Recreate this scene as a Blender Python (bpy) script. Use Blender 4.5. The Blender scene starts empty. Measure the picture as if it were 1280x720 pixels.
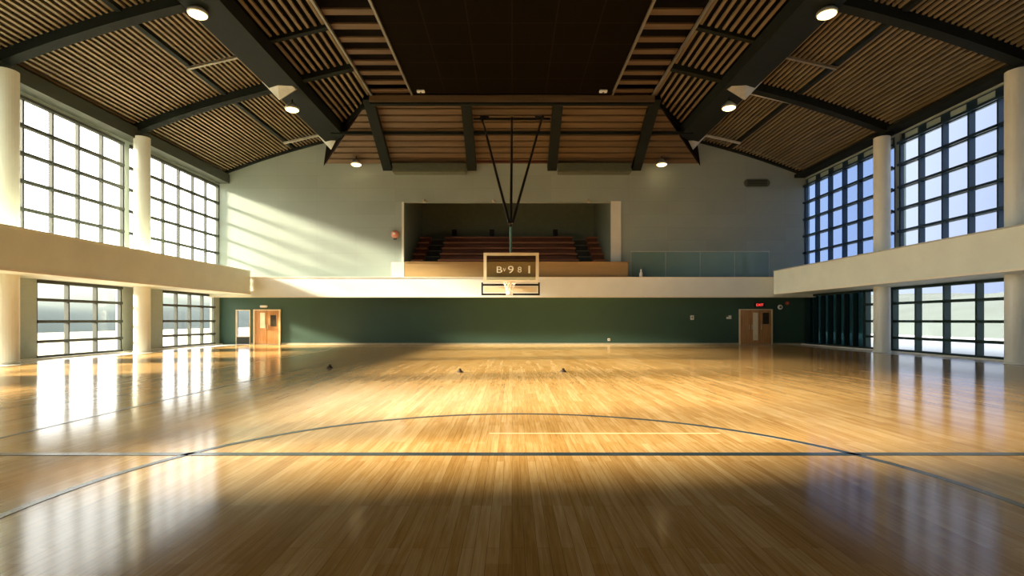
import bpy, bmesh, math, random
from mathutils import Vector, Matrix
random.seed(7)
SC = bpy.context.scene
COL = SC.collection
R = math.radians

# ------------------------------------------------------------------ materials
def newmat(name):
    m = bpy.data.materials.new(name); m.use_nodes = True
    nt = m.node_tree; nt.nodes.clear()
    out = nt.nodes.new('ShaderNodeOutputMaterial')
    return m, nt, out

def N(nt, typ, **kw):
    n = nt.nodes.new(typ)
    for k, v in kw.items():
        if k.startswith('_'): setattr(n, k[1:], v)
        else: n.inputs[k.replace('__', ' ')].default_value = v
    return n

def pbr(name, col, rough=0.6, metal=0.0, var=0.12, scale=3.0, stretch=(1, 1, 1), bump=0.0, coat=0.0, spec=0.5):
    """A principled surface whose colour is broken up by object-space noise."""
    m, nt, out = newmat(name); L = nt.links.new
    tc = N(nt, 'ShaderNodeTexCoord'); mp = N(nt, 'ShaderNodeMapping'); mp.inputs['Scale'].default_value = stretch
    no = N(nt, 'ShaderNodeTexNoise', Scale=scale, Detail=4.0, Roughness=0.6)
    L(tc.outputs['Object'], mp.inputs['Vector']); L(mp.outputs['Vector'], no.inputs['Vector'])
    cr = N(nt, 'ShaderNodeValToRGB')
    a = tuple(max(0, c * (1 - var)) for c in col) + (1,); b = tuple(min(1, c * (1 + var)) for c in col) + (1,)
    cr.color_ramp.elements[0].position = 0.3; cr.color_ramp.elements[0].color = a
    cr.color_ramp.elements[1].position = 0.7; cr.color_ramp.elements[1].color = b
    L(no.outputs['Fac'], cr.inputs['Fac'])
    p = N(nt, 'ShaderNodeBsdfPrincipled', Roughness=rough, Metallic=metal)
    p.inputs['Coat Weight'].default_value = coat
    p.inputs['Specular IOR Level'].default_value = spec
    L(cr.outputs['Color'], p.inputs['Base Color'])
    if bump:
        bp = N(nt, 'ShaderNodeBump', Strength=bump, Distance=0.02); L(no.outputs['Fac'], bp.inputs['Height']); L(bp.outputs['Normal'], p.inputs['Normal'])
    L(p.outputs[0], out.inputs[0])
    return m

def emis(name, col, s):
    m, nt, out = newmat(name)
    e = N(nt, 'ShaderNodeEmission', Strength=s); e.inputs['Color'].default_value = (*col, 1)
    nt.links.new(e.outputs[0], out.inputs[0]); return m

def glass(name, tint, gloss=0.08, rough=0.02):
    m, nt, out = newmat(name); L = nt.links.new
    t = N(nt, 'ShaderNodeBsdfTransparent'); t.inputs['Color'].default_value = (*tint, 1)
    g = N(nt, 'ShaderNodeBsdfGlossy', Roughness=rough)
    lw = N(nt, 'ShaderNodeLayerWeight', Blend=0.5)      # same from both sides of the pane
    pw = N(nt, 'ShaderNodeMath', _operation='POWER'); pw.inputs[1].default_value = 5.0; L(lw.outputs['Facing'], pw.inputs[0])
    fr = N(nt, 'ShaderNodeMath', _operation='MULTIPLY_ADD'); fr.inputs[1].default_value = 0.5; fr.inputs[2].default_value = 0.025; L(pw.outputs[0], fr.inputs[0])
    mx = N(nt, 'ShaderNodeMixShader')
    L(fr.outputs[0], mx.inputs[0]); L(t.outputs[0], mx.inputs[1]); L(g.outputs[0], mx.inputs[2]); L(mx.outputs[0], out.inputs[0])
    return m

def wood_floor():
    m, nt, out = newmat('maple_boards'); L = nt.links.new
    tc = N(nt, 'ShaderNodeTexCoord'); sx = N(nt, 'ShaderNodeSeparateXYZ'); L(tc.outputs['Object'], sx.inputs[0])
    cb = N(nt, 'ShaderNodeCombineXYZ'); L(sx.outputs['Y'], cb.inputs['X']); L(sx.outputs['X'], cb.inputs['Y'])
    def brick(w, h, c1, c2, mort, ms=0.0):
        b = N(nt, 'ShaderNodeTexBrick', Scale=1.0)
        b.inputs['Color1'].default_value = c1; b.inputs['Color2'].default_value = c2; b.inputs['Mortar'].default_value = mort
        b.inputs['Mortar Size'].default_value = ms; b.inputs['Brick Width'].default_value = w; b.inputs['Row Height'].default_value = h
        b.inputs['Mortar Smooth'].default_value = 0.2; b.offset = 0.37; b.offset_frequency = 2
        L(cb.outputs[0], b.inputs['Vector']); return b
    b1 = brick(2.1, 0.082, (0.0, 0, 0, 1), (1, 1, 1, 1), (0.3, 0.3, 0.3, 1), 0.0016)
    b2 = brick(1.6, 0.164, (0.0, 0, 0, 1), (1, 1, 1, 1), (0.5, 0.5, 0.5, 1), 0.0)
    ad = N(nt, 'ShaderNodeMath', _operation='MULTIPLY_ADD'); ad.inputs[1].default_value = 0.38
    L(b2.outputs['Color'], ad.inputs[0])
    h = N(nt, 'ShaderNodeMath', _operation='MULTIPLY'); h.inputs[1].default_value = 0.40; L(b1.outputs['Color'], h.inputs[0]); L(h.outputs[0], ad.inputs[2])
    # grain stretched along the boards
    mp = N(nt, 'ShaderNodeMapping'); mp.inputs['Scale'].default_value = (14, 0.7, 1); L(tc.outputs['Object'], mp.inputs['Vector'])
    g = N(nt, 'ShaderNodeTexNoise', Scale=2.2, Detail=6.0, Roughness=0.65, Distortion=0.3); L(mp.outputs[0], g.inputs['Vector'])
    mx = N(nt, 'ShaderNodeMath', _operation='MULTIPLY_ADD'); mx.inputs[1].default_value = 0.9
    L(g.outputs['Fac'], mx.inputs[0])
    sc2 = N(nt, 'ShaderNodeMath', _operation='MULTIPLY'); sc2.inputs[1].default_value = 0.55; L(ad.outputs[0], sc2.inputs[0]); L(sc2.outputs[0], mx.inputs[2])
    cr = N(nt, 'ShaderNodeValToRGB'); e = cr.color_ramp.elements
    e[0].position = 0.16; e[0].color = (0.27, 0.11, 0.018, 1)
    e[1].position = 1.0; e[1].color = (0.74, 0.50, 0.23, 1)
    k = e.new(0.60); k.color = (0.52, 0.29, 0.088, 1)
    L(mx.outputs[0], cr.inputs['Fac'])
    mo = N(nt, 'ShaderNodeMix', _data_type='RGBA', _blend_type='MULTIPLY'); mo.inputs['Factor'].default_value = 0.55
    inv = N(nt, 'ShaderNodeMath', _operation='SUBTRACT'); inv.inputs[0].default_value = 1.0; L(b1.outputs['Fac'], inv.inputs[1])
    L(cr.outputs['Color'], mo.inputs['A']); L(inv.outputs[0], mo.inputs['B'])
    p = N(nt, 'ShaderNodeBsdfPrincipled', Roughness=0.13)
    p.inputs['Specular IOR Level'].default_value = 0.27
    p.inputs['Coat Weight'].default_value = 0.0; p.inputs['Coat Roughness'].default_value = 0.05
    L(mo.outputs['Result'], p.inputs['Base Color'])
    # very slight board-to-board cupping gives the wavering reflections
    mp2 = N(nt, 'ShaderNodeMapping'); mp2.inputs['Scale'].default_value = (5.0, 1.3, 1); L(tc.outputs['Object'], mp2.inputs['Vector'])
    g2 = N(nt, 'ShaderNodeTexNoise', Scale=1.6, Detail=2.0); L(mp2.outputs[0], g2.inputs['Vector'])
    bp = N(nt, 'ShaderNodeBump', Strength=0.12, Distance=0.003); L(g2.outputs['Fac'], bp.inputs['Height'])
    L(bp.outputs['Normal'], p.inputs['Normal']); L(bp.outputs['Normal'], p.inputs['Coat Normal'])
    L(p.outputs[0], out.inputs[0])
    return m

def panel_wall(name, col, joint, w=2.4, h=0.8, rough=0.8, ms=0.012):
    m, nt, out = newmat(name); L = nt.links.new
    tc = N(nt, 'ShaderNodeTexCoord'); sx = N(nt, 'ShaderNodeSeparateXYZ'); L(tc.outputs['Object'], sx.inputs[0])
    cb = N(nt, 'ShaderNodeCombineXYZ'); L(sx.outputs['X'], cb.inputs['X']); L(sx.outputs['Z'], cb.inputs['Y'])
    b = N(nt, 'ShaderNodeTexBrick', Scale=1.0); b.offset = 0.0
    b.inputs['Color1'].default_value = tuple(c * 0.96 for c in col) + (1,); b.inputs['Color2'].default_value = tuple(c * 1.04 for c in col) + (1,)
    b.inputs['Mortar'].default_value = (*joint, 1); b.inputs['Mortar Size'].default_value = ms; b.inputs['Mortar Smooth'].default_value = 0.3
    b.inputs['Brick Width'].default_value = w; b.inputs['Row Height'].default_value = h
    L(cb.outputs[0], b.inputs['Vector'])
    no = N(nt, 'ShaderNodeTexNoise', Scale=0.7, Detail=4.0); L(tc.outputs['Object'], no.inputs['Vector'])
    mr = N(nt, 'ShaderNodeMapRange'); mr.inputs['To Min'].default_value = 0.9; mr.inputs['To Max'].default_value = 1.08; L(no.outputs['Fac'], mr.inputs[0])
    mo = N(nt, 'ShaderNodeMix', _data_type='RGBA', _blend_type='MULTIPLY'); mo.inputs['Factor'].default_value = 1.0
    L(b.outputs['Color'], mo.inputs['A']); L(mr.outputs[0], mo.inputs['B'])
    p = N(nt, 'ShaderNodeBsdfPrincipled', Roughness=rough); L(mo.outputs['Result'], p.inputs['Base Color']); L(p.outputs[0], out.inputs[0])
    return m

M = {
 'floor': wood_floor(),
 'apron': pbr('pale_stone_edge_sheen', (0.70, 0.69, 0.63), 0.18, scale=1.5, var=0.06),  # pale floor border, colour lightened further for the windows' white reflections
 'line': pbr('blue_line_paint', (0.020, 0.042, 0.058), 0.2, var=0.05),
 'paleline': pbr('pale_line_paint', (0.85, 0.72, 0.42), 0.2, var=0.05),
 'wall': panel_wall('upper_wall_panels', (0.335, 0.385, 0.34), (0.305, 0.35, 0.31)),
 'green': panel_wall('green_wall_paint', (0.034, 0.086, 0.062), (0.030, 0.078, 0.056), 6.2, 9, 0.55, 0.01),
 'sidegreen': pbr('grey_green_paint', (0.34, 0.38, 0.32), 0.6, var=0.05),
 'cream': pbr('cream_plaster', (0.79, 0.83, 0.72), 0.55, scale=0.8, var=0.05),
 'basebd': pbr('tan_baseboard', (0.38, 0.33, 0.22), 0.5, var=0.05),
 'farcream': pbr('white_cream_plaster', (0.88, 0.91, 0.85), 0.55, scale=0.8, var=0.03),
 'creamtrim': pbr('cream_trim', (0.88, 0.83, 0.70), 0.5, var=0.04),
 'column': pbr('cream_column_paint', (0.78, 0.77, 0.68), 0.5, scale=0.8, var=0.05),
 'slat': pbr('ceiling_slat_timber', (0.19, 0.142, 0.074), 0.55, scale=1.0, stretch=(6, 0.4, 6), var=0.3),
 'hipslat': pbr('hip_board_timber', (0.12, 0.072, 0.034), 0.55, scale=1.0, stretch=(0.4, 6, 6), var=0.25),
 'deck': pbr('dark_roof_deck', (0.008, 0.006, 0.005), 0.9, var=0.1, spec=0.1),
 'panel': None,
 'steel': pbr('dark_roof_steel', (0.010, 0.0135, 0.0115), 0.75, var=0.15, scale=2, spec=0.2),
 'eave': pbr('eave_beam_paint', (0.055, 0.065, 0.05), 0.6, var=0.1, scale=2),
 'silver': pbr('silver_rail', (0.30, 0.27, 0.21), 0.4, 0.6, var=0.05),
 'bracket': pbr('pale_grey_steel', (0.50, 0.50, 0.44), 0.5, 0.2, var=0.15),
 'frame_l': pbr('window_frame_glare_grey', (0.045, 0.052, 0.042), 0.7, var=0.06),  # greyer than the right frames: backlight glare put into the colour
 'frame_r': pbr('window_frame_blue', (0.016, 0.042, 0.075), 0.35, 0.2, var=0.08),
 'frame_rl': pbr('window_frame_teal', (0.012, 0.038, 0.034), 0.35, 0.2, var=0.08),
 'sillw': pbr('white_sill', (0.75, 0.73, 0.66), 0.4, var=0.03),
 'pane': glass('clear_window_glass', (0.97, 0.985, 0.98)),
 'pane_blue': glass('blue_tinted_glass', (0.60, 0.69, 0.82)),
 'pane_teal': glass('teal_tinted_glass', (0.075, 0.13, 0.14)),
 'frost': pbr('frosted_vent', (0.34, 0.42, 0.38), 0.4, var=0.1),
 'boardglass': glass('backboard_glass', (0.86, 0.87, 0.78)),
 'railglass': glass('guard_rail_glass', (0.86, 0.95, 0.95), rough=0.1),
 'boardframe': pbr('cream_board_frame', (0.80, 0.68, 0.46), 0.4, var=0.05),
 'black': pbr('black_steel', (0.012, 0.012, 0.011), 0.45, var=0.1),
 'darkred': pbr('dark_red_steel', (0.06, 0.010, 0.008), 0.5, var=0.1),
 'greenpipe': pbr('green_pipe', (0.05, 0.16, 0.10), 0.4, var=0.1),
 'orange': pbr('orange_rim_paint', (0.80, 0.42, 0.20), 0.4, var=0.05),
 'net': pbr('white_net_cord', (0.92, 0.86, 0.74), 0.7, var=0.03),
 'mark': pbr('pale_board_marks', (0.85, 0.80, 0.58), 0.5, var=0.03),
 'door': pbr('door_timber', (0.50, 0.25, 0.085), 0.35, scale=2, stretch=(7, 7, 0.5), var=0.25),
 'doorlight': pbr('pale_door_frame', (0.72, 0.58, 0.36), 0.4, var=0.06),
 'doorglass': pbr('dark_door_glass', (0.05, 0.045, 0.03), 0.08, var=0.1),
 'paleglass': pbr('pale_door_panel', (0.80, 0.72, 0.52), 0.2, var=0.08),
 'brass': pbr('brushed_metal', (0.60, 0.52, 0.36), 0.35, 0.8, var=0.05),
 'seat': pbr('red_brown_bench', (0.50, 0.19, 0.09), 0.5, scale=1, stretch=(0.5, 5, 5), var=0.2),
 'riser': pbr('dark_red_riser', (0.20, 0.065, 0.03), 0.6, var=0.1),
 'aisle': pbr('dark_step', (0.035, 0.035, 0.03), 0.7, var=0.2),
 'aisleedge': pbr('pale_step_edge', (0.25, 0.22, 0.14), 0.7, var=0.1),
 'booth': pbr('booth_wall', (0.20, 0.22, 0.15), 0.8, var=0.08),
 'parapet': pbr('tan_parapet', (0.42, 0.27, 0.11), 0.5, scale=0.8, stretch=(0.5, 1, 3), var=0.1),
 'grille': pbr('grey_green_grille', (0.12, 0.13, 0.085), 0.6, var=0.1),
 'white': pbr('white_plastic', (0.85, 0.85, 0.80), 0.4, var=0.03),
 'red': pbr('red_plastic', (0.60, 0.05, 0.03), 0.4, var=0.05),
 'salmon': pbr('salmon_plastic', (0.75, 0.28, 0.18), 0.4, var=0.1),
 'marker': pbr('dark_rubber', (0.035, 0.02, 0.012), 0.6, var=0.1),
 'ground_l': pbr('pale_sand_ground', (0.40, 0.36, 0.28), 0.9, scale=0.1, var=0.1),
 'ground_r': pbr('pale_paving', (0.42, 0.44, 0.47), 0.8, scale=0.2, var=0.05),
 'hill_l': pbr('hazy_hill', (0.15, 0.18, 0.155), 0.95, scale=0.06, var=0.18),
 'hill_r': pbr('meadow_hill', (0.044, 0.058, 0.060), 0.95, scale=0.10, stretch=(1, 1, 4), var=0.22),
 'lamp': emis('warm_lamp_lens', (1.0, 0.74, 0.36), 4.0),
 'exit': emis('red_exit_face', (1.0, 0.06, 0.05), 1.6),
}
def dark_panel():
    m, nt, out = newmat('dark_acoustic_panel'); L = nt.links.new
    tc = N(nt, 'ShaderNodeTexCoord')
    b = N(nt, 'ShaderNodeTexBrick', Scale=1.0); b.offset = 0.0
    b.inputs['Color1'].default_value = (0.0068, 0.0047, 0.0022, 1); b.inputs['Color2'].default_value = (0.0078, 0.0053, 0.0025, 1)
    b.inputs['Mortar'].default_value = (0.017, 0.011, 0.005, 1); b.inputs['Mortar Size'].default_value = 0.03
    b.inputs['Brick Width'].default_value = 1.75; b.inputs['Row Height'].default_value = 1.6
    L(tc.outputs['Object'], b.inputs['Vector'])
    p = N(nt, 'ShaderNodeBsdfPrincipled', Roughness=0.8); p.inputs['Specular IOR Level'].default_value = 0.03; L(b.outputs['Color'], p.inputs['Base Color']); L(p.outputs[0], out.inputs[0])
    return m
M['panel'] = dark_panel()

# ------------------------------------------------------------------ mesh helpers
class MB:
    def __init__(s): s.bm = bmesh.new()
    def box(s, x0, x1, y0, y1, z0, z1):
        v = [s.bm.verts.new((x, y, z)) for x in (x0, x1) for y in (y0, y1) for z in (z0, z1)]
        for f in ((0, 1, 3, 2), (4, 6, 7, 5), (0, 4, 5, 1), (2, 3, 7, 6), (0, 2, 6, 4), (1, 5, 7, 3)):
            s.bm.faces.new([v[i] for i in f])
        return s
    def hexa(s, a, b):
        """a, b: two matching quads (4 points each)"""
        va = [s.bm.verts.new(p) for p in a]; vb = [s.bm.verts.new(p) for p in b]
        s.bm.faces.new(va[::-1]); s.bm.faces.new(vb)
        n = len(va)
        for i in range(n): s.bm.faces.new((va[i], va[(i + 1) % n], vb[(i + 1) % n], vb[i]))
        return s
    def beam(s, p, q, w, h, up=(0, 0, 1)):
        p, q = Vector(p), Vector(q); d = (q - p).normalized(); u = Vector(up)
        sd = d.cross(u).normalized() * w / 2; uu = sd.cross(d).normalized() * h / 2
        s.hexa([p - sd - uu, p + sd - uu, p + sd + uu, p - sd + uu], [q - sd - uu, q + sd - uu, q + sd + uu, q - sd + uu]); return s
    def tube(s, pts, r, n=10, cap=True):
        pts = [Vector(p) for p in pts]; rings = []
        for i, p in enumerate(pts):
            d = (pts[min(i + 1, len(pts) - 1)] - pts[max(i - 1, 0)]).normalized()
            a = Vector((0, 0, 1)) if abs(d.z) < 0.9 else Vector((1, 0, 0))
            u = d.cross(a).normalized(); w = d.cross(u)
            rr = r[i] if isinstance(r, (list, tuple)) else r
            rings.append([s.bm.verts.new(p + (u * math.cos(t) + w * math.sin(t)) * rr) for t in [2 * math.pi * k / n for k in range(n)]])
        for a, b in zip(rings, rings[1:]):
            for k in range(n): s.bm.faces.new((a[k], a[(k + 1) % n], b[(k + 1) % n], b[k]))
        if cap: s.bm.faces.new(rings[0][::-1]); s.bm.faces.new(rings[-1])
        return s
    def lathe(s, prof, c=(0, 0, 0), n=20, axis='z'):
        rings = []
        for r, z in prof:
            ring = []
            for k in range(n):
                t = 2 * math.pi * k / n; a, b = r * math.cos(t), r * math.sin(t)
                p = (a, b, z) if axis == 'z' else (a, -z, b)
                ring.append(s.bm.verts.new((c[0] + p[0], c[1] + p[1], c[2] + p[2])))
            rings.append(ring)
        for a, b in zip(rings, rings[1:]):
            for k in range(n): s.bm.faces.new((a[k], a[(k + 1) % n], b[(k + 1) % n], b[k]))
        s.bm.faces.new(rings[0][::-1]); s.bm.faces.new(rings[-1]); return s
    def torus(s, c, R0, r, n=28, m=8):
        rings = []
        for k in range(n):
            t = 2 * math.pi * k / n
            rings.append([s.bm.verts.new((c[0] + (R0 + r * math.cos(u)) * math.cos(t), c[1] + (R0 + r * math.cos(u)) * math.sin(t), c[2] + r * math.sin(u))) for u in [2 * math.pi * j / m for j in range(m)]])
        for k in range(n):
            a, b = rings[k], rings[(k + 1) % n]
            for j in range(m): s.bm.faces.new((a[j], b[j], b[(j + 1) % m], a[(j + 1) % m]))
        return s
    def build(s, name, mat, parent=None, bevel=0.0, smooth=False, kind=None, loc=None):
        bmesh.ops.recalc_face_normals(s.bm, faces=s.bm.faces)
        if bevel: bmesh.ops.bevel(s.bm, geom=list(s.bm.edges), offset=bevel, segments=2, affect='EDGES', clamp_overlap=True)
        me = bpy.data.meshes.new(name)
        if loc is not None:
            for v in s.bm.verts: v.co -= Vector(loc)
        s.bm.to_mesh(me); s.bm.free()
        if smooth:
            for p in me.polygons: p.use_smooth = True
        me.materials.append(mat)
        o = bpy.data.objects.new(name, me); COL.objects.link(o)
        if loc is not None: o.location = loc
        if parent: o.parent = parent
        if kind: o['kind'] = kind
        return o
def box(name, mat, x0, x1, y0, y1, z0, z1, parent=None, bevel=0.0, kind=None):
    return MB().box(x0, x1, y0, y1, z0, z1).build(name, mat, parent, bevel, kind=kind)
def tag(o, label, cat, group=None):
    o['label'] = label; o['category'] = cat
    if group: o['group'] = group
    return o
def empty(name, loc=(0, 0, 0), rz=0.0, kind=None):
    o = bpy.data.objects.new(name, None); COL.objects.link(o); o.location = loc; o.rotation_euler.z = rz
    o.empty_display_size = 0.2
    if kind: o['kind'] = kind
    return o
def dup(root, loc, rz=None, label=None):
    r = root.copy(); COL.objects.link(r); r.location = loc
    if rz is not None: r.rotation_euler.z = rz
    if label: r['label'] = label
    for ch in list(root.children):
        c = ch.copy(); COL.objects.link(c); c.parent = r
        for g in list(ch.children):
            d = g.copy(); COL.objects.link(d); d.parent = c
    return r
S = 'structure'

# ------------------------------------------------------------------ dimensions (metres)
XW = 18.0                      # inner face of the long walls
YF = 32.0                      # far wall
YB = -6.0                      # wall behind the camera
COLS = (4.8, 11.3, 17.8, 24.3) # column lines
XS = 15.5                      # side balcony front
ZT, ZB = 4.37, 3.05            # side balcony fascia

# ------------------------------------------------------------------ floor
fl = box('floor', M['floor'], -16.5, 16.5, YB, 31.75, -0.3, 0.0, kind=S)
ap = MB(); ap.box(-18.3, -16.5, YB, YF, -0.3, 0.0); ap.box(16.5, 18.3, YB, YF, -0.3, 0.0); ap.box(-16.5, 16.5, 31.75, YF, -0.3, 0.0)
ap.build('floor_edge', M['apron'], kind=S)
def ring(cx, cy, r, w, a0, a1, n=96, z=0.004):
    m = MB(); 
    for i in range(n):
        t0 = a0 + (a1 - a0) * i / n; t1 = a0 + (a1 - a0) * (i + 1) / n
        q = [(cx + (r + d) * math.cos(t), cy + (r + d) * math.sin(t)) for t, d in ((t0, -w / 2), (t1, -w / 2), (t1, w / 2), (t0, w / 2))]
        m.hexa([(x, y, 0.0) for x, y in q], [(x, y, z) for x, y in q])
    bmesh.ops.remove_doubles(m.bm, verts=m.bm.verts, dist=1e-4)
    return m
ring(0.1, 4.28, 4.02, 0.085, R(-20), R(200)).build('court_line', M['line'], fl)
box('court_line', M['line'], -16.4, 16.4, 5.75, 5.875, 0.0, 0.004, fl)
box('court_line', M['line'], -6.54, -6.47, 5.9, 20.0, 0.0, 0.004, fl)
box('court_line', M['paleline'], -0.3, 2.75, 6.86, 6.90, 0.0, 0.003, fl)
box('court_line', M['paleline'], -9.2, -9.14, 7.0, 26.0, 0.0, 0.003, fl)
box('court_line', M['paleline'], -15.0, 15.0, 29.6, 29.68, 0.0, 0.003, fl)

# ------------------------------------------------------------------ roof profile
def zr(x):
    x = abs(x)
    if x <= 7.4: return 13.5
    if x <= 11.2: return 13.5 - 0.9 * (x - 7.4) / 3.8
    t = (x - 11.2) / 6.8
    return 12.6 - 2.15 * t + 0.55 * t * (1 - t)
knots = [7.4, 9.3, 11.2] + [11.2 + 7.1 * k / 8 for k in range(1, 9)]
# closed dark deck above the slats
dk = MB()
xs = [-k for k in knots[::-1]] + knots
prof_lo = [(x, zr(x) + 0.45) for x in xs]
for (xa, za), (xb, zb) in zip(prof_lo, prof_lo[1:]):
    dk.hexa([(xa, YB, za), (xb, YB, zb), (xb, YB, zb + 0.2), (xa, YB, za + 0.2)],
            [(xa, YF + 0.3, za), (xb, YF + 0.3, zb), (xb, YF + 0.3, zb + 0.2), (xa, YF + 0.3, za + 0.2)])
ceil = dk.build('ceiling', M['deck'], kind=S)

def slope_n(x):
    e = 0.01; d = Vector((2 * e, 0, zr(x + e) - zr(x - e))).normalized()
    return d, Vector((-d.z, 0, d.x))
BAYS = [(-6, 4.8), (4.8, 11.3), (11.3, 17.8), (17.8, 24.3), (24.3, 31.9)]
for sgn in (-1, 1):
    for (ya, yb) in BAYS:
        # outer slope, from the girder down to the eave
        for (xa, xb) in ((11.25, 13.2), (13.45, 17.85)):
            m = MB(); x = xa + 0.06
            while x < xb:
                X = sgn * x; d, n = slope_n(X); c = Vector((X, 0, zr(X)))
                w, h = d * 0.043, n * 0.055
                q = [c - w - h, c + w - h, c + w + h, c - w + h]
                m.hexa([(p.x, ya + 0.05, p.z) for p in q], [(p.x, yb - 0.05, p.z) for p in q]); x += 0.20
            m.build('slat_panel', M['slat'], ceil)
        # inner slope, from the girder up to the flat top
        sub = [(ya, (ya + yb) / 2), ((ya + yb) / 2, yb)] if yb > 12 else [(ya, yb)]
        for (y0, y1) in sub:
            m = MB(); x = 7.62
            while x < 11.15:
                X = sgn * x; d, n = slope_n(X); c = Vector((X, 0, zr(X)))
                w, h = d * 0.055, n * 0.055
                q = [c - w - h, c + w - h, c + w + h, c - w + h]
                ye = min(y1 - 0.05, 27.6 + (x - 7.4) * 1.105)
                if ye > y0 + 0.2:
                    m.hexa([(p.x, y0 + 0.05, p.z) for p in q], [(p.x, ye, p.z) for p in q])
                x += 0.30
            if len(m.bm.verts): m.build('slat_panel', M['slat'], ceil)
    # boards across, beside the dark panel
    m = MB(); y = 9.0
    while y < 27.2:
        m.box(min(sgn * 5.35, sgn * 7.35), max(sgn * 5.35, sgn * 7.35), y, y + 0.38, 13.45, 13.52); y += 1.0
    m.build('board_panel', M['hipslat'], ceil)
# dark panel over the middle
dp = box('acoustic_panel', M['panel'], -5.26, 5.26, 2.0, 27.35, 13.38, 13.50, ceil)
for X in (-7.4, -5.26, 5.26, 7.4):
    box('edge_rail', M['silver'], X - 0.05, X + 0.05, 2.0, 27.4, 13.28, 13.40, ceil)

# hip end over the far wall: horizontal boards
def hip(t):  # t 0..1 from the flat top to the far wall
    return 27.6 + 4.2 * t, 13.45 - 2.45 * t, 7.4 + 4.0 * t
m = MB(); nb = 11
for i in range(nb):
    t0 = (i + 0.06) / nb; t1 = (i + 0.80) / nb
    y0, z0, w0 = hip(t0); y1, z1, w1 = hip(t1)
    m.hexa([(-w0, y0, z0), (w0, y0, z0), (w0, y0, z0 + 0.08), (-w0, y0, z0 + 0.08)], [(-w1, y1, z1), (w1, y1, z1), (w1, y1, z1 + 0.08), (-w1, y1, z1 + 0.08)])
m.build('hip_board_panel', M['hipslat'], ceil)
m = MB(); y0, z0, w0 = hip(0); y1, z1, w1 = hip(1)
m.hexa([(-w0, y0, z0 + .14), (w0, y0, z0 + .14), (w0, y0, z0 + .2), (-w0, y0, z0 + .2)], [(-w1, y1, z1 + .14), (w1, y1, z1 + .14), (w1, y1, z1 + .2), (-w1, y1, z1 + .2)])
m.build('hip_backing', M['darkred'], ceil)
for sgn in (-1, 1):   # slatted cheek closing the corner between hip and side slope
    m = MB(); n = 9
    for i in range(n):
        t = (i + 0.5) / n; ta = t - 0.030; tb = t + 0.030
        def P(t, top):
            y, z, w = hip(t); x = 7.4 + 3.8 * t
            return (sgn * (x if top else w), y, zr(x) - 0.05 if top else z)
        m.hexa([P(ta, 0), P(tb, 0), P(tb, 1), P(ta, 1)], [tuple(Vector(q) + Vector((sgn * 0.05, 0.05, 0))) for q in (P(ta, 0), P(tb, 0), P(tb, 1), P(ta, 1))])
    m.build('cheek_panel', M['hipslat'], ceil)
    m = MB(); a, b, c = P(0.0, 1), P(1, 0), P(1, 1)
    o = Vector((sgn * 0.12, 0.12, 0))
    m.hexa([tuple(Vector(q) + o) for q in (a, b, c)], [tuple(Vector(q) + o * 1.5) for q in (a, b, c)]); m.build('cheek_backing', M['deck'], ceil)

# ---- roof steel
def rafter(y, w, depth, x0=7.4, x1=18.0, sgn=1, nm='roof_beam'):
    ks = [x0 + (x1 - x0) * i / 14 for i in range(15)]
    m = MB()
    up = [(sgn * x, zr(x) + 0.08) for x in ks]; lo = [(sgn * x, zr(x) - depth) for x in ks]
    va = [m.bm.verts.new((x, y - w / 2, z)) for x, z in up] ; vb = [m.bm.verts.new((x, y - w / 2, z)) for x, z in lo]
    vc = [m.bm.verts.new((x, y + w / 2, z)) for x, z in up] ; vd = [m.bm.verts.new((x, y + w / 2, z)) for x, z in lo]
    for i in range(14):
        m.bm.faces.new((va[i], va[i+1], vb[i+1], vb[i])); m.bm.faces.new((vc[i], vd[i], vd[i+1], vc[i+1]))
        m.bm.faces.new((va[i], vc[i], vc[i+1], va[i+1])); m.bm.faces.new((vb[i], vb[i+1], vd[i+1], vd[i]))
    m.bm.faces.new((va[0], vb[0], vd[0], vc[0])); m.bm.faces.new((va[-1], vc[-1], vd[-1], vb[-1]))
    return m.build(nm, M['steel'], kind=S)
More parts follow.
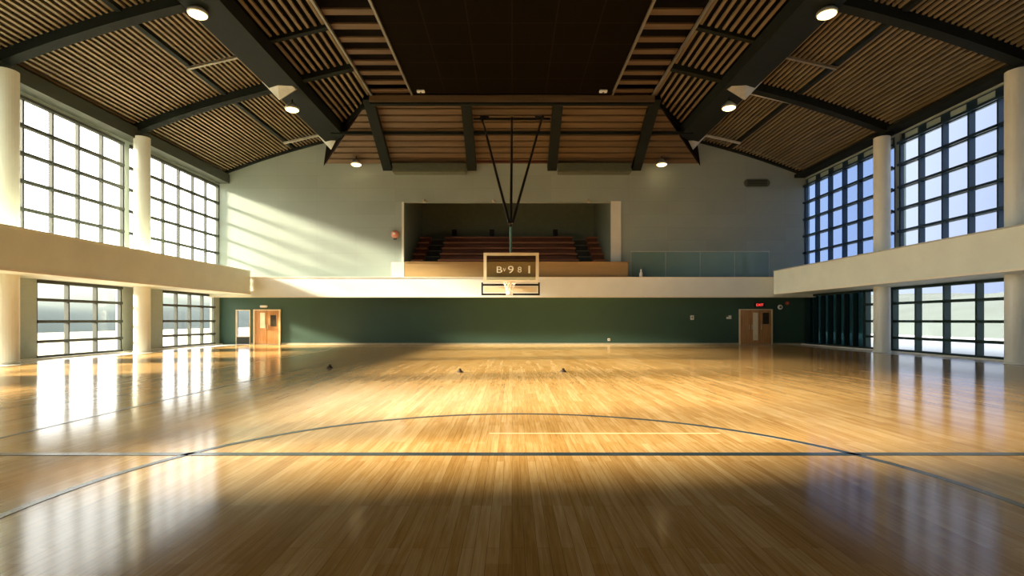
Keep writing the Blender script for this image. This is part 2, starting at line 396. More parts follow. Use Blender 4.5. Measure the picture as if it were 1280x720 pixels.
for sgn in (-1, 1):
    for y in COLS:
        rafter(y, 0.40, 0.42, 11.2, 17.7, sgn)
        rafter(y, 0.32, 0.30, 7.45, 10.0, sgn)
    rafter(31.85, 0.22, 0.16, 11.2, 17.7, sgn)
    for y in (14.55, 21.05): rafter(y, 0.22, 0.20, 7.45, 10.0, sgn)
    # main girder: a deep box running the length of the hall
    box('roof_girder', M['steel'], min(sgn * 9.75, sgn * 11.15), max(sgn * 9.75, sgn * 11.15), YB, 31.95, 12.15, 12.72, kind=S)
    # purlin, eave beam
    box('purlin', M['steel'], min(sgn * 13.2, sgn * 13.42), max(sgn * 13.2, sgn * 13.42), YB, 31.95, 11.93, 12.15, kind=S)
    box('eave_beam', M['eave'] if sgn < 0 else M['steel'], min(sgn * 17.35, sgn * 18.0), max(sgn * 17.35, sgn * 18.0), YB, 31.95, 9.88 if sgn < 0 else 10.22, 10.42, kind=S)
    # hip rafter following the fold
    MB().beam((sgn * 7.3, 27.55, 13.35), (sgn * 11.1, 31.75, 12.45), 0.30, 0.35).build('hip_rafter', M['steel'], kind=S)
    for y in (21.3, 24.65, 30.3):
        if sgn < 0 and y == 24.65: continue
        MB().beam((sgn * 13.3, y, zr(13.3) - 0.25), (sgn * 11.1, y, 12.3), 0.12, 0.10).build('roof_tie', M['bracket'] if y > 24 else M['silver'], kind=S)
    # cast joint plates where the girder meets the frames
    for (y, x, z) in ((24.0, 10.9, 12.05), (31.2, 11.0, 12.1)):
        m = MB(); 
        m.hexa([(sgn * (x + .55), y - .2, z + .35), (sgn * (x - .45), y - .9, z + .55), (sgn * (x - 1.0), y - .2, z), (sgn * (x - .1), y + .1, z - .35)],
               [(sgn * (x + .55), y, z + .45), (sgn * (x - .45), y - .7, z + .65), (sgn * (x - 1.0), y, z + .1), (sgn * (x - .1), y + .3, z - .25)])
        m.build('beam_joint', M['bracket'], kind=S)
    for X in (2.45, 7.6):
        MB().beam((sgn * X, 27.5, 13.25), (sgn * X, 31.85, 10.75), 0.55, 0.32).build('hip_rafter', M['steel'], kind=S)
box('roof_beam', M['hipslat'], -7.5, 7.5, 27.3, 27.6, 12.98, 13.30, kind=S)
box('roof_beam', M['steel'], -7.5, 7.5, 27.38, 27.62, 12.86, 12.98, kind=S)
y_, z_, w_ = hip(0.48)
box('roof_tie', M['steel'], -10.3, 10.3, y_ - 0.06, y_ + 0.06, z_ - 0.20, z_ - 0.06, kind=S)
# grey boxes below the hip eave
for sgn, wh in ((-1, 'left of the hoop'), (1, 'right of the hoop')):
    t = empty('air_grille', (sgn * 5.0, 31.5, 10.42))
    tag(t, 'long grey green air grille box under the timber eave, ' + wh, 'air vent')
    MB().box(-2.2, 2.2, -0.2, 0.48, 0, 0.55).build('housing', M['grille'], t, 0.02)
    m = MB()
    for k in range(5): m.box(-2.1, 2.1, -0.24, -0.19, 0.06 + k * 0.1, 0.10 + k * 0.1)
    m.build('louvre', M['grille'], t)

# ------------------------------------------------------------------ walls
# far wall, upper part around the booth opening
OX0, OX1, OZ1 = -6.65, 6.1, 8.75
m = MB()
m.box(-18.3, OX0, YF, YF + 0.3, 2.9, 9.0); m.box(OX1, 18.3, YF, YF + 0.3, 2.9, 9.0)
m.box(OX0, OX1, YF, YF + 0.3, 2.9, 4.3); m.box(OX0, OX1, YF, YF + 0.3, OZ1, 9.0)
top = [(x, zr(x) + 0.35) for x in xs]
pts = [(-18.3, 9.0)] + top + [(18.3, 9.0)]
m.hexa([(x, YF, z) for x, z in pts], [(x, YF + 0.3, z) for x, z in pts])
m.build('wall_far', M['wall'], kind=S)
# far wall, lower green part, with the opening of the glass exit
m = MB(); m.box(-18.3, -17.0, YF, YF + 0.3, 0, 2.9); m.box(-17.0, -16.1, YF, YF + 0.3, 2.13, 2.9); m.box(-16.1, 18.3, YF, YF + 0.3, 0, 2.9)
m.build('wall_far_lower', M['green'], kind=S)
box('baseboard_far', M['basebd'], -16.05, 18, YF - 0.03, YF, 0, 0.09, kind=S)
box('wall_back', M['wall'], -18.3, 18.3, YB - 0.3, YB, 0, 14.0, kind=S)
# booth behind the opening
YBK = 38.6
box('wall_booth_back', M['booth'], OX0 - .3, OX1 + .3, YBK, YBK + .2, 4, 11.4, kind=S)
box('wall_booth_left', M['booth'], OX0 - .3, OX0, YF + .3, YBK, 4, 11.4, kind=S)
box('wall_booth_right', M['booth'], OX1, OX1 + .3, YF + .3, YBK, 4, 11.4, kind=S)
box('ceiling_booth', M['booth'], OX0, OX1, YF + .3, YBK, 11.1, 11.4, kind=S)
box('floor_booth', M['aisle'], OX0, OX1, YF + .3, YBK, 4.0, 4.3, kind=S)
box('trim_1', M['column'], OX1 - .02, OX1 + 0.6, YF - 0.06, YF, 4.0, OZ1 + 0.05, kind=S)
box('trim_2', M['column'], OX0 - 0.12, OX0, YF - 0.05, YF, 4.0, OZ1, kind=S)

# side walls + windows
UZ = [3.45, 4.6, 5.6, 6.63, 7.65, 8.68, 9.7]
def window(n, sgn, y0, y1, zs, ny, frame, fin, bar=0.055, vent=None, cap=0.0, pane='pane', hb=0.055):
    """A glazed bay: glass at the outer plane, deep upright fins on its room side."""
    w = empty('window_%d' % n, (sgn * 18.12, (y0 + y1) / 2, zs[0]), kind=S)
    X = 18.12; O = Vector(w.location)
    def L(m, nm, mt):
        o = m.build(nm, mt, loc=O); o.parent = w; o.location = (0, 0, 0); o['kind'] = S; return o
    def bx(m, xa, xb, *r): m.box(min(sgn * xa, sgn * xb), max(sgn * xa, sgn * xb), *r)
    z0, z1 = zs[0], zs[-1]
    m = MB()
    for z in zs:
        bx(m, X - fin - 0.05, X - fin, y0, y1, z - hb, z + hb); bx(m, X - 0.06, X + 0.05, y0, y1, z - hb, z + hb)
    for k in (0, ny): y = y0 + (y1 - y0) * k / ny; bx(m, X - 0.10, X + 0.05, y - 0.05, y + 0.05, z0, z1)
    L(m, 'window_frame', frame)
    m = MB()
    for k in range(1, ny):
        y = y0 + (y1 - y0) * k / ny; bx(m, X - fin, X + 0.06, y - bar / 2, y + bar / 2, z0, z1 + cap)
    for k in (0, ny):
        y = y0 + (y1 - y0) * k / ny; bx(m, X - fin * 0.6, X - 0.10, y - bar / 2, y + bar / 2, z0, z1)
    L(m, 'window_mullion', frame)
    m = MB(); bx(m, X - 0.012, X, y0, y1, z0, z1); L(m, 'window_pane', M[pane])
    if vent:
        m = MB()
        for k in range(ny):
            a = y0 + (y1 - y0) * k / ny; b = y0 + (y1 - y0) * (k + 1) / ny
            bx(m, X - 0.03, X + 0.02, a + 0.28, b - 0.22, vent[0] + 0.05, vent[1] - 0.03)
        L(m, 'window_vent', M['frost'])
        m = MB(); bx(m, X - 0.02, X + 0.10, y0, y1, z1, vent[1] + 0.16); L(m, 'window_header', frame)
    return w
n = 1
UB = [(2.6, 11.1, 7), (11.5, 17.65, 5), (17.95, 24.15, 5), (24.45, 31.96, 6)]
for (a, b, ny) in UB:
    window(n, -1, a, b, UZ, ny, M['frame_l'], 0.09, 0.075); n += 1
for (a, b, ny) in UB:
    window(n, 1, a, b, UZ, ny, M['frame_r'], 0.20, 0.075, vent=(9.80, 10.12), pane='pane_blue' if a > 24 else 'pane'); n += 1
LZ = [0.08, 0.67, 1.44, 2.28, 2.97]
LL = [(5.3, 10.6, 3), (13.2, 17.3, 3), (19.7, 24.0, 3), (26.8, 31.5, 4)]
LR = [(5.3, 10.9, 4), (11.8, 17.4, 4), (18.55, 24.6, 4), (25.35, 26.5, 1), (26.6, 31.6, 5)]
for (a, b, ny) in LL: window(n, -1, a, b, LZ, ny, M['frame_l'], 0.12, 0.06); n += 1
for (a, b, ny) in LR: window(n, 1, a, b, LZ if a < 26.55 else [LZ[0], LZ[-1]], ny if a < 26.55 else 7, M['frame_rl'], 0.22, 0.085, pane='pane_teal' if a > 26.55 else 'pane'); n += 1
for sgn, nm, low in ((-1, 'left', LL), (1, 'right', LR)):
    m = MB()
    def bx(y0, y1, z0, z1): m.box(min(sgn * 18.0, sgn * 18.3), max(sgn * 18.0, sgn * 18.3), y0, y1, z0, z1)
    bx(YB, low[0][0], 0, 3.0)
    for (p, q) in zip(low, low[1:] + [(YF, 0, 0)]): bx(p[1], q[0], 0, 3.0)
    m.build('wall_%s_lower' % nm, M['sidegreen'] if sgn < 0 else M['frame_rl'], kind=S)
    m = MB()
    bx(YB, YF, 3.0, 3.45); bx(YB, YF, 10.15 if sgn > 0 else 9.7, 10.75)
    zt = 10.15 if sgn > 0 else 9.7
    bx(YB, UB[0][0], 3.45, zt)
    for (p, q) in zip(UB, UB[1:] + [(YF, 0, 0)]): bx(p[1], q[0], 3.45, zt)
    m.build('wall_%s' % nm, M['wall'], kind=S)
    xa, xb = sorted((sgn * 17.75, sgn * 18.0))
    box('baseboard_%s' % nm, M['sillw'], xa, xb, YB, YF - 0.05, 0, 0.06, kind=S)
    # balcony: slab, parapet, coping
    bal = empty('balcony', (sgn * XS, 12, ZB), kind=S); 
    def part(nm2, mt, x0, x1, y0, y1, z0, z1, bev=0.0):
        a, b = sorted((sgn * x0, sgn * x1))
        o = MB().box(a, b, y0, y1, z0, z1).build(nm2, mt, None, bev, loc=bal.location); o.parent = bal; o.location = (0, 0, 0); o['kind'] = S
    part('balcony_fascia', M['cream'], XS, XS + 0.22, YB, 30.8, ZB, ZT)
    part('balcony_slab', M['cream'], XS + 0.22, 18.0, YB, 30.8, ZB, ZB + 0.3)
    part('balcony_coping', M['bracket'] if sgn > 0 else M['cream'], XS - 0.03, XS + 0.26, YB, 30.82, ZT, ZT + 0.05)
    part('balcony_edge', M['creamtrim'], XS - 0.02, XS + 0.04, YB, 30.8, ZB - 0.04, ZB + 0.03)
# far balcony
bal = empty('balcony', (0, 31, 2.86), kind=S)
def part(nm2, mt, *r):
    o = MB().box(*r).build(nm2, mt, loc=bal.location); o.parent = bal; o.location = (0, 0, 0); o['kind'] = S
part('balcony_fascia', M['farcream'], -18, 18, 30.85, 31.05, 2.88, 4.0)
part('balcony_slab', M['cream'], -18, 18, 31.05, 32.0, 2.88, 3.1)
part('balcony_coping', M['creamtrim'], -18, 18, 30.82, 31.08, 4.0, 4.05)
part('balcony_edge', M['creamtrim'], -18, 18, 30.82, 30.88, 2.84, 2.92)

# columns
for sgn in (-1, 1):
    for y in COLS:
        MB().lathe([(0.36, 0.0), (0.36, 0.04), (0.335, 0.06), (0.335, 10.0)], (sgn * 17.25, y - 0.05, 0), 28).build('column', M['column'], smooth=False, kind=S)

# ------------------------------------------------------------------ booth front parapet and bleachers
t = empty('booth_parapet', (0, 31.3, 4.05))
tag(t, 'long tan timber parapet in front of the raised seating recess', 'parapet')
MB().box(-6.45, 6.95, -0.12, 0.15, 0, 0.90).build('front_panel', M['parapet'], t, 0.01)
MB().box(-6.45, 7.1, -0.16, 0.19, 0.90, 0.95).build('top_rail', M['parapet'], t, 0.01)
o = MB().box(-7.25, -6.46, -0.12, 0.15, 0, 0.92).build('end_panel', M['column'], t, 0.01); o['label'] = 'pale cream end panel'
NT = 5
def tier(k): return 33.2 + 0.85 * k, 4.95 + 0.50 * k     # y, z of a seat
def bleacher(x0, x1, label, right_slope=0.0):
    b = empty('bleacher', ((x0 + x1) / 2, 33.0, 4.3)); tag(b, label, 'bleacher', 'bleacher sections in the raised recess')
    cx = (x0 + x1) / 2
    for k in range(NT):
        y, z = tier(k); xe = x1
        MB().box(x0 - cx, xe - cx, y - 33.0 + 0.02, y - 33.0 + 0.42, z - 4.3 + 0.34, z - 4.3 + 0.42).build('bench_seat', M['seat'], b, 0.012)
        MB().box(x0 - cx + .02, xe - cx - .02, y - 33.0 + 0.10, y - 33.0 + 0.86, 0.0, z - 4.3 + 0.10).build('riser', M['riser'], b)
        MB().box(x0 - cx + .02, xe - cx - .02, y - 33.0 + 0.36, y - 33.0 + 0.41, z - 4.3 + 0.10, z - 4.3 + 0.34).build('bench_back', M['riser'], b)
    return b
bleacher(-6.5, -5.72, 'short red brown bleacher section, narrow one at the left end of the recess')
bleacher(-4.75, 4.3, 'long red brown timber bleacher section behind the hoop in the raised recess')
bleacher(5.25, 6.05, 'short red brown bleacher section at the right end of the recess')
def aisle(x0, x1, label):
    b = empty('aisle_stair', ((x0 + x1) / 2, 33.0, 4.3)); tag(b, label, 'stairs', 'aisle stairs between bleacher sections')
    hw = (x1 - x0) / 2 - 0.02
    for k in range(NT):
        y, z = tier(k)
        s_ = MB().box(-hw, hw, y - 33.0 + .1, y - 33.0 + 0.9, 0, z - 4.3 + 0.18).build('step', M['aisle'], b)
        MB().box(-hw, hw, y - 33.0 + .08, y - 33.0 + 0.16, z - 4.3 + 0.18, z - 4.3 + 0.22).build('step_nosing', M['aisleedge'], s_)
aisle(-5.70, -4.77, 'dark aisle steps nearer the left end of the raised bleachers')
aisle(4.32, 5.23, 'dark aisle steps nearer the right end of the raised bleachers')
ys, zs_ = tier(NT - 1)
sp = None
for px, lab in ((568, 'leftmost'), (615, 'middle'), (694, 'rightmost')):
    y = 37.55; x = (px - 640) / 650 * y
    lab = 'small black speaker on a short stem above the bleachers, %s of three' % lab
    if sp is None:
        sp = empty('speaker', (x, y, 7.0)); tag(sp, lab, 'speaker', 'black speakers above the bleachers')
        MB().box(-0.17, 0.17, -0.14, 0.14, 0.56, 1.02).build('cabinet', M['black'], sp, 0.02)
        MB().lathe([(0.12, 0.0), (0.12, 0.02), (0.09, 0.0)], (0, -0.14, 0.80), 16, 'y').build('speaker_cone', M['aisle'], sp)
        MB().tube([(0, 0, 0.0), (0, 0, 0.56)], 0.03).build('stem', M['black'], sp)
    else: dup(sp, (x, y, 7.0), label=lab)
dl = None
for px, lab in ((531, 'left end'), (617, 'middle'), (735, 'right end')):
    x = (px - 640) / 650 * 32.0
    lab = 'tiny ceiling spotlight at the %s of the recess opening' % lab
    if dl is None:
        dl = empty('spotlight', (x, YF - 0.02, 8.82)); tag(dl, lab, 'spotlight', 'spotlights along the recess lintel')
        MB().lathe([(0.07, 0), (0.09, 0.03), (0.09, 0.15), (0.05, 0.18)], (0, -0.12, -0.12), 16).build('housing', M['brass'], dl)
        MB().box(-.03, .03, -.12, 0.02, 0.02, .08).build('bracket', M['black'], dl)
    else: dup(dl, (x, YF - 0.02, 8.82), label=lab)

# round alarm on the wall left of the recess
def px(x, y, Y): return ((x - 640) / 650 * Y, Y, 1.5 + (400 - y) / 650 * Y)
p = px(494, 293, YF)
t = empty('alarm_bell', p); tag(t, 'round salmon red alarm bell on the pale wall left of the recess', 'alarm bell')
MB().lathe([(0.20, 0.0), (0.24, 0.04), (0.21, 0.10), (0.10, 0.15), (0.02, 0.16)], (0, 0, 0), 24, 'y').build('gong', M['salmon'], t, smooth=True)
MB().box(-0.10, 0.10, -0.06, 0.0, -0.34, -0.20).build('striker_box', M['grille'], t, 0.01)
MB().lathe([(0.07, 0.15), (0.08, 0.17), (0.04, 0.19)], (-0.04, 0, 0.03), 16, 'y').build('hub', M['white'], t)
# oval vent right
p = px(946, 229, YF)
m = MB(); 
t = empty('wall_vent', p); tag(t, 'dark oval vent high on the far wall at right', 'vent')
pts = []
for k in range(32):
    a = 2 * math.pi * k / 32; cx = 0.55 if math.cos(a) > 0 else -0.55
    pts.append((cx + 0.24 * math.cos(a), 0.24 * math.sin(a)))
m.hexa([(x, -0.06, z) for x, z in pts], [(x, 0, z) for x, z in pts]); m.build('housing', M['grille'], t)
m = MB()
for k in range(4): m.box(-0.6, 0.6, -0.09, -0.055, -0.15 + k * .09, -0.12 + k * .09)
m.build('louvre', M['steel'], t)

# glass guard rail on the far balcony, right of the recess
t = empty('guard_rail', (11.3, 31.3, 4.05)); tag(t, 'bluish glass guard rail on the far balcony right of the recess', 'railing')
for k in range(4):
    a = -4.1 + k * 2.08; MB().box(a, a + 2.0, -0.01, 0.01, 0.0, 1.55).build('glass_panel', M['railglass'], t)
MB().box(-4.15, 4.2, -0.03, 0.03, 1.55, 1.60).build('top_rail', M['bracket'], t)
for k in range(5):
    a = -4.13 + k * 2.08; MB().box(a - .008, a + .008, 0.01, 0.03, 0.0, 1.55).build('post', M['bracket'], t)
# little white thing on the ledge
p = px(801, 345, 31.0)
t = empty('bottle', (p[0], 31.0, 4.05)); tag(t, 'small white bottle standing on the far balcony ledge right of the parapet', 'bottle')
MB().lathe([(0.09, 0), (0.10, 0.02), (0.10, 0.22), (0.04, 0.34), (0.04, 0.46)], (0, -0.04, 0), 16).build('body', M['white'], t, smooth=True)
MB().lathe([(0.05, 0.46), (0.05, 0.54)], (0, -0.04, 0), 12).build('cap', M['silver'], t)

# ------------------------------------------------------------------ doors
def doorleaf(parent, x0, x1, h, win, glassmat, handle_x, mat=None):
    d = MB().box(x0, x1, -0.06, 0.0, 0.03, h).build('leaf', mat or M['door'], parent, 0.006)
    wx0, wx1, wz0, wz1 = win
    MB().box(wx0, wx1, -0.075, -0.055, wz0, wz1).build('door_window', glassmat, d)
    MB().tube([(handle_x, -0.10, 0.92), (handle_x, -0.10, 1.22)], 0.018).build('handle', M['brass'], d)
    return d
def dframe(parent, x0, x1, h, w=0.09):
    m = MB(); m.box(x0 - w, x0, -0.10, 0.0, 0, h + w); m.box(x1, x1 + w, -0.10, 0.0, 0, h + w); m.box(x0, x1, -0.10, 0.0, h, h + w)
    return m.build('door_frame', M['doorlight'], parent)
t = empty('door_1', (-15.05, YF, 0), kind=S)
dframe(t, -0.74, 0.74, 2.06)
doorleaf(t, -0.73, -0.01, 2.05, (-0.42, -0.12, 1.0, 1.95), M['paleglass'], -0.07)
doorleaf(t, 0.01, 0.73, 2.05, (0.22, 0.56, 1.12, 1.80), M['doorglass'], 0.07)
t = empty('door_2', (14.98, YF, 0), kind=S)
dframe(t, -0.95, 0.95, 2.10, 0.07)
doorleaf(t, -0.94, -0.35, 2.08, (-0.75, -0.55, 1.2, 1.9), M['door'], -0.42)
doorleaf(t, -0.33, 0.22, 2.08, (-0.18, 0.12, 0.25, 1.95), M['paleglass'], -0.25)  # pale strip: bright reflection on the door, put into the pane colour
doorleaf(t, 0.24, 0.94, 2.08, (0.42, 0.80, 1.25, 1.95), M['doorglass'], 0.32)
t = empty('door_3', (-16.55, YF, 0), kind=S)   # glazed exit at the left corner
m = MB(); m.box(-0.45, -0.40, -0.02, 0.12, 0, 2.13); m.box(0.40, 0.45, -0.02, 0.12, 0, 2.13); m.box(-0.40, 0.40, -0.02, 0.12, 2.08, 2.13); m.box(-0.40, 0.40, -0.02, 0.12, 0.45, 0.50)
m.build('door_frame', M['doorlight'], t)
MB().box(-0.40, 0.40, 0.03, 0.06, 0.02, 0.45).build('kick_panel', M['frame_l'], t)
MB().box(-0.40, 0.40, 0.04, 0.05, 0.50, 2.08).build('door_pane', M['pane'], t)
MB().tube([(0.34, -0.06, 0.95), (0.34, -0.06, 1.30)], 0.018).build('handle', M['brass'], t)

# lights and signs on the lower wall
t = empty('door_light', (-15.25, YF, 2.28)); tag(t, 'small pale light fitting above the left timber double door', 'light fitting')
MB().box(-0.22, 0.22, -0.12, 0, 0, 0.12).build('housing', M['white'], t, 0.02)
MB().box(-0.19, 0.19, -0.10, -0.02, -0.02, 0.0).build('diffuser', M['paleglass'], t)
t = empty('exit_sign', (px(949, 382, YF)[0], YF, 2.30)); tag(t, 'small red lit exit sign above the right timber doors', 'sign')
MB().box(-0.32, 0.32, -0.08, 0, 0, 0.24).build('housing', M['black'], t, 0.01)
def text(s, size, mat, parent, loc, name='lettering', rot=(math.pi / 2, 0, 0), ext=0.004, sx=1.0):
    c = bpy.data.curves.new(name, 'FONT'); c.body = s; c.size = size; c.extrude = ext; c.align_x = 'CENTER'; c.align_y = 'CENTER'
    tmp = bpy.data.objects.new('tmp', c); COL.objects.link(tmp); dg = bpy.context.evaluated_depsgraph_get()
    me = bpy.data.meshes.new_from_object(tmp.evaluated_get(dg)); bpy.data.objects.remove(tmp); bpy.data.curves.remove(c)
    me.materials.clear(); me.materials.append(mat)
    o = bpy.data.objects.new(name, me); COL.objects.link(o); o.location = loc; o.rotation_euler = rot; o.scale.x = sx; o.parent = parent; return o
text('EXIT', 0.22, M['exit'], t, (0, -0.086, 0.12))
def disc(name, p, r, mat, label, cat, inner=None):
    t = empty(name, p); tag(t, label, cat)
    MB().lathe([(r, 0), (r, 0.04), (r * 0.8, 0.06)], (0, 0, 0), 20, 'y').build('housing', mat, t)
    MB().lathe([(r * 0.5, 0.06), (r * 0.5, 0.075), (r * 0.3, 0.08)], (0, 0, 0), 16, 'y').build('face', inner or M['silver'], t)
    return t
disc('wall_speaker', px(975, 384, YF), 0.15, M['white'], 'round white wall speaker right of the right timber doors', 'speaker', M['grille'])
disc('fire_alarm', px(984, 379, YF), 0.12, M['red'], 'round red fire alarm beside the white wall speaker', 'fire alarm', M['salmon'])
t = empty('wall_plate', px(865, 397, YF)); tag(t, 'small white wall plate on dark green wall, farther from the right doors', 'wall plate')
MB().box(-0.11, 0.11, -0.04, 0, -0.14, 0.14).build('plate', M['white'], t, 0.01); MB().box(-0.04, 0.04, -0.055, -0.04, -0.05, 0.06).build('switch', M['silver'], t)
t = empty('notice_card', px(911, 396.5, YF)); tag(t, 'small white notice on dark green wall close to the right doors', 'notice')
MB().box(-0.15, 0.15, -0.02, 0, -0.11, 0.11).build('card', M['white'], t); MB().box(-0.16, -0.03, -0.03, -0.02, 0.02, 0.12).build('corner_mark', M['grille'], t)
t = empty('wall_socket', px(761, 424.5, YF)); tag(t, 'tiny white wall socket low on the dark green wall', 'socket')
MB().box(-0.08, 0.08, -0.03, 0, -0.08, 0.08).build('plate', M['white'], t, 0.01); MB().box(-0.03, 0.03, -0.04, -0.03, -0.03, 0.03).build('socket_hole', M['grille'], t)

# small dark markers on the floor
mk = None
for (x, y, lab) in ((412, 459, 'small dark rubber floor marker nearest the left doors, in the shaded floor'),
                    (575, 464.5, 'small dark rubber floor marker left of the court centre'),
                    (704, 464, 'small dark rubber floor marker right of the court centre')):
    Y = 1.5 * 650 / (y + 1 - 400); X = (x - 640) / 650 * Y
    if mk is None:
        mk = empty('floor_marker', (X, Y, 0)); tag(mk, lab, 'floor marker', 'dark markers on the court')
        MB().lathe([(0.10, 0), (0.10, 0.012), (0.06, 0.05), (0.04, 0.07)], (0, 0, 0), 20).build('base', M['marker'], mk)
        MB().lathe([(0.035, 0.07), (0.045, 0.09), (0.02, 0.11)], (0, 0, 0), 16).build('knob', M['black'], mk)
    else: dup(mk, (X, Y, 0), label=lab)

# ------------------------------------------------------------------ ceiling lamps
lampP = None
for (X, Y, Z, lab) in ((-10.76, 17.8, 11.93, 'warm round hall lamp under the left girder, nearest the camera on that side'),
                       (-10.4, 24.6, 11.42, 'warm round hall lamp under the left girder at the second column'),
                       (10.78, 17.8, 11.93, 'warm round hall lamp under the right girder, nearest the camera on that side'),
                       (10.22, 24.5, 11.46, 'warm round hall lamp under the right girder at the second column'),
                       (-9.35, 31.2, 10.80, 'warm round lamp by the far wall at the left end of the timber eave'),
                       (8.98, 31.2, 10.80, 'warm round lamp by the far wall at the right end of the timber eave')):
    if lampP is None:
        lampP = empty('hall_lamp', (X, Y, Z)); tag(lampP, lab, 'lamp', 'warm hall lamps under the roof')
        MB().lathe([(0.30, 0.03), (0.33, 0.05), (0.32, 0.12), (0.16, 0.28), (0.09, 0.34)], (0, 0, 0), 24).build('housing', M['bracket'], lampP)
        MB().lathe([(0.05, -0.075), (0.20, -0.055), (0.29, 0.0), (0.29, 0.05)], (0, 0, 0), 24).build('lens', M['lamp'], lampP)
        MB().tube([(0, 0, 0.33), (0, 0, 0.52)], 0.03).build('stem', M['steel'], lampP)
    else: dup(lampP, (X, Y, Z), label=lab)
t0 = None
for sgn, s_ in ((-1, 'left'), (1, 'right')):
    lab = 'tiny pale sensor box in the %s corner of the dark ceiling panel' % s_
    if t0 is None:
        t0 = empty('ceiling_sensor', (sgn * 4.72, 26.9, 13.27)); tag(t0, lab, 'sensor')
        MB().box(-0.2, 0.2, -0.1, 0.1, 0, 0.11).build('housing', M['white'], t0, 0.02); MB().lathe([(0.03, -0.03), (0.05, 0.0)], (0, 0, 0), 12).build('lens', M['black'], t0)
    else: dup(t0, (sgn * 4.72, 26.9, 13.27), label=lab)

# ------------------------------------------------------------------ basketball hoop
YH = 19.0; k_ = YH / 650.0
def H(x, y, dy=0.0): Y = YH + dy; return Vector(((x - 640) / 650 * Y, Y, 1.5 + (400 - y) / 650 * Y))
hoop = empty('basketball_hoop', (0, YH, 0)); tag(hoop, 'ceiling hung basketball backboard with cream frame, rim and three dark poles', 'basketball hoop')
def hp(m, name, mat, parent=hoop, **k):
    o = m.build(name, mat, None, loc=(0, YH, 0), **k); o.location = (0, 0, 0); o.parent = parent; return o
x0, x1, z0, z1 = H(604.5, 0).x, H(673.5, 0).x, H(0, 352.5).z, H(0, 316).z
fw = 0.10
m = MB(); m.box(x0, x1, YH - .03, YH + .05, z1 - fw, z1); m.box(x0, x1, YH - .03, YH + .05, z0, z0 + fw * .7)
m.box(x0, x0 + fw * 1.1, YH - .03, YH + .05, z0 + fw * .7, z1 - fw); m.box(x1 - fw * 1.1, x1, YH - .03, YH + .05, z0 + fw * .7, z1 - fw)
bd = hp(m, 'backboard_frame', M['boardframe'])
g = hp(MB().box(x0 + fw, x1 - fw, YH, YH + .02, z0 + fw * .6, z1 - fw), 'backboard_glass', M['boardglass'])
for s_, X, w, h in (('B', 624, 0.30, 1.3), ('V', 630.5, 0.16, 1.0), ('9', 638.5, 0.34, 1.3), ('8', 649.5, 0.27, 1.1), ('I', 661.5, 0.36, 1.6)):
    c = H(X, 337.5); o = text(s_, w * 1.1, M['mark'], g, (c.x, -0.02, c.z), 'board_mark', sx=h)
# dark lower frame with two cross rails carrying the rim
a0, a1, b0, b1 = H(601.5, 0).x, H(675, 0).x, H(0, 369).z, z0 - 0.01
m = MB()
ym = YH + 0.10
for X in (a0, a1 - 0.06): m.box(X, X + .06, ym, ym + .06, b0, b1)
m.box(a0 + .06, a1 - .06, ym, ym + .06, b0, b0 + .07); m.box(a0 + .06, a1 - .06, ym, ym + .06, b1 - .12, b1 - .05)
hp(m, 'lower_frame', M['black'])
hp(MB().box(a0 + .1, a1 - .1, ym - .02, ym + .04, b0 + .12, b1 - .16), 'cross_rail', M['boardframe'])
zc = H(0, 354).z
rim = hp(MB().torus((H(637, 0).x, YH - 0.36, zc), 0.225, 0.012), 'rim', M['orange'], smooth=True)
hp(MB().box(H(637, 0).x - .09, H(637, 0).x + .09, YH - .14, YH - .03, zc - .12, zc + .03), 'rim_plate', M['orange'])
# net: crossing cords
m = MB(); cx, cy = H(637, 0).x, YH - 0.36
def np_(i, lv):
    a = 2 * math.pi * i / 12; r = (0.222, 0.185, 0.15, 0.125, 0.11, 0.11)[lv]; return (cx + r * math.cos(a), cy + r * math.sin(a), zc - 0.09 * lv)
for i in range(12):
    for s_ in (0.5, -0.5):
        m.tube([np_(i + s_ * l, l) for l in range(6)], 0.009, 5)
hp(m, 'net', M['net'])
# mast: poles raked up to the hip roof
top = Vector((0, 28.4, 12.55)); bot = Vector((H(638.5, 0).x, YH + .16, z1 + 0.75))
mast = hp(MB().tube([H(638.5, 0) * 0 + Vector((bot.x, YH + .16, z1 - 0.03)), bot, top], 0.055), 'mast', M['black'])
o = hp(MB().tube([Vector((bot.x, YH + .07, z1 - 0.02)), Vector((bot.x, YH + .07, z1 + 0.95))], 0.045), 'mast_sleeve', M['greenpipe']); o['label'] = 'short green sleeve on the mast'
for sg in (-1, 1):
    hp(MB().tube([bot + Vector((sg * .05, 0.1, .35)), Vector((sg * 1.65, 28.3, 12.55))], 0.055), 'brace', M['black'])
m = MB(); m.box(-2.1, 2.1, 28.3, 28.42, 12.40, 12.52); m.box(-1.75, -1.25, 28.3, 28.5, 12.52, 12.62); m.box(1.25, 1.75, 28.3, 28.5, 12.52, 12.62)
hp(m, 'top_crossbar', M['black'])
box('roof_tie', M['darkred'], -2.2, 2.2, 31.5, 31.6, 11.05, 11.18, kind=S)

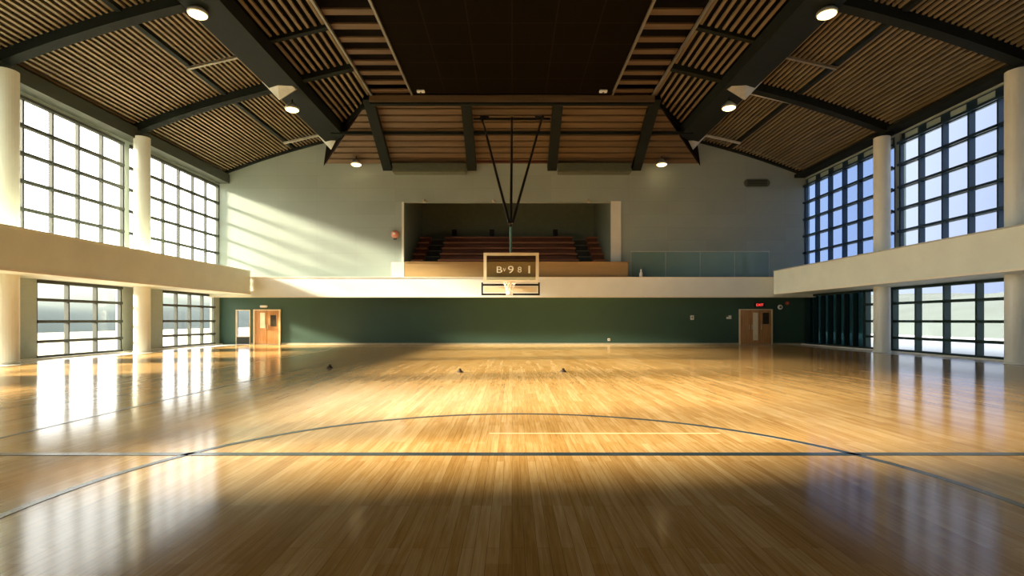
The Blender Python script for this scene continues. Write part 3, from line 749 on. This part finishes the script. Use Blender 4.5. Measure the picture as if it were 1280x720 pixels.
# ------------------------------------------------------------------ outdoors
gl = MB(); gl.box(-260, -18.4, -120, 260, -0.4, -0.12); gl.build('ground_left', M['ground_l'], kind=S)
gr = MB(); gr.box(18.4, 260, -120, 260, -0.4, -0.12); gr.build('ground_right', M['ground_r'], kind=S)
def hill(name, mat, sgn, dist, h):
    m = MB(); ny, nx = 60, 10; V = []
    for i in range(ny + 1):
        y = -80 + 330 * i / ny; row = []
        for j in range(nx + 1):
            u = j / nx; x = dist + 45 * u
            z = h * math.sin(u * math.pi / 2) ** 0.7 * (1 + 0.10 * math.sin(y * 0.045 + 1) + 0.05 * math.sin(y * 0.13)) - 0.2
            row.append(m.bm.verts.new((sgn * x, y, z)))
        V.append(row)
    for i in range(ny):
        for j in range(nx): m.bm.faces.new((V[i][j], V[i+1][j], V[i+1][j+1], V[i][j+1]))
    m.build(name, mat, kind=S, smooth=True)
hill('hill_left', M['hill_l'], -1, 60, 10.0)
hill('hill_right', M['hill_r'], 1, 42, 7.2)

# ------------------------------------------------------------------ light
w = bpy.data.worlds.new('sky'); SC.world = w; w.use_nodes = True; nt = w.node_tree; nt.nodes.clear(); L = nt.links.new
out = nt.nodes.new('ShaderNodeOutputWorld'); bg = nt.nodes.new('ShaderNodeBackground')
tc = N(nt, 'ShaderNodeTexCoord'); sx = N(nt, 'ShaderNodeSeparateXYZ'); L(tc.outputs['Generated'], sx.inputs[0])
mr = N(nt, 'ShaderNodeMapRange'); mr.inputs['From Min'].default_value = -1; mr.inputs['From Max'].default_value = 1; L(sx.outputs['X'], mr.inputs[0])
cr = N(nt, 'ShaderNodeValToRGB'); e = cr.color_ramp.elements
e[0].position = 0.15; e[0].color = (2.4, 2.32, 2.16, 1)
e[1].position = 0.85; e[1].color = (0.185, 0.225, 0.35, 1)
k = e.new(0.5); k.color = (0.80, 0.84, 0.88, 1)
L(mr.outputs[0], cr.inputs['Fac']); L(cr.outputs[0], bg.inputs['Color']); bg.inputs['Strength'].default_value = 2.6
L(bg.outputs[0], out.inputs[0])
sd = bpy.data.lights.new('sun', 'SUN'); sd.energy = 35; sd.color = (1.0, 0.87, 0.65); sd.angle = R(6.5)
so = bpy.data.objects.new('sun', sd); COL.objects.link(so); so.location = (-40, 0, 30)
so.rotation_euler = Vector((1.0, 0.155, -0.375)).to_track_quat('-Z', 'Y').to_euler()

# ------------------------------------------------------------------ camera
cd = bpy.data.cameras.new('camera'); cd.sensor_width = 36; cd.lens = 650 / 1280 * 36; cd.shift_y = 40 / 1280; cd.clip_end = 1000
co = bpy.data.objects.new('camera', cd); COL.objects.link(co); co.location = (0, 0, 1.5); co.rotation_euler = (R(90), 0, 0)
SC.camera = co
vs = SC.view_settings; vs.view_transform = 'Standard'; vs.look = 'None'; vs.gamma = 1; vs.exposure = 0.22; vs.use_curve_mapping = False
SC.cycles.use_denoising = True
SC.cycles.max_bounces = 8; SC.cycles.diffuse_bounces = 5; SC.cycles.transparent_max_bounces = 12
SC.cycles.sample_clamp_indirect = 8
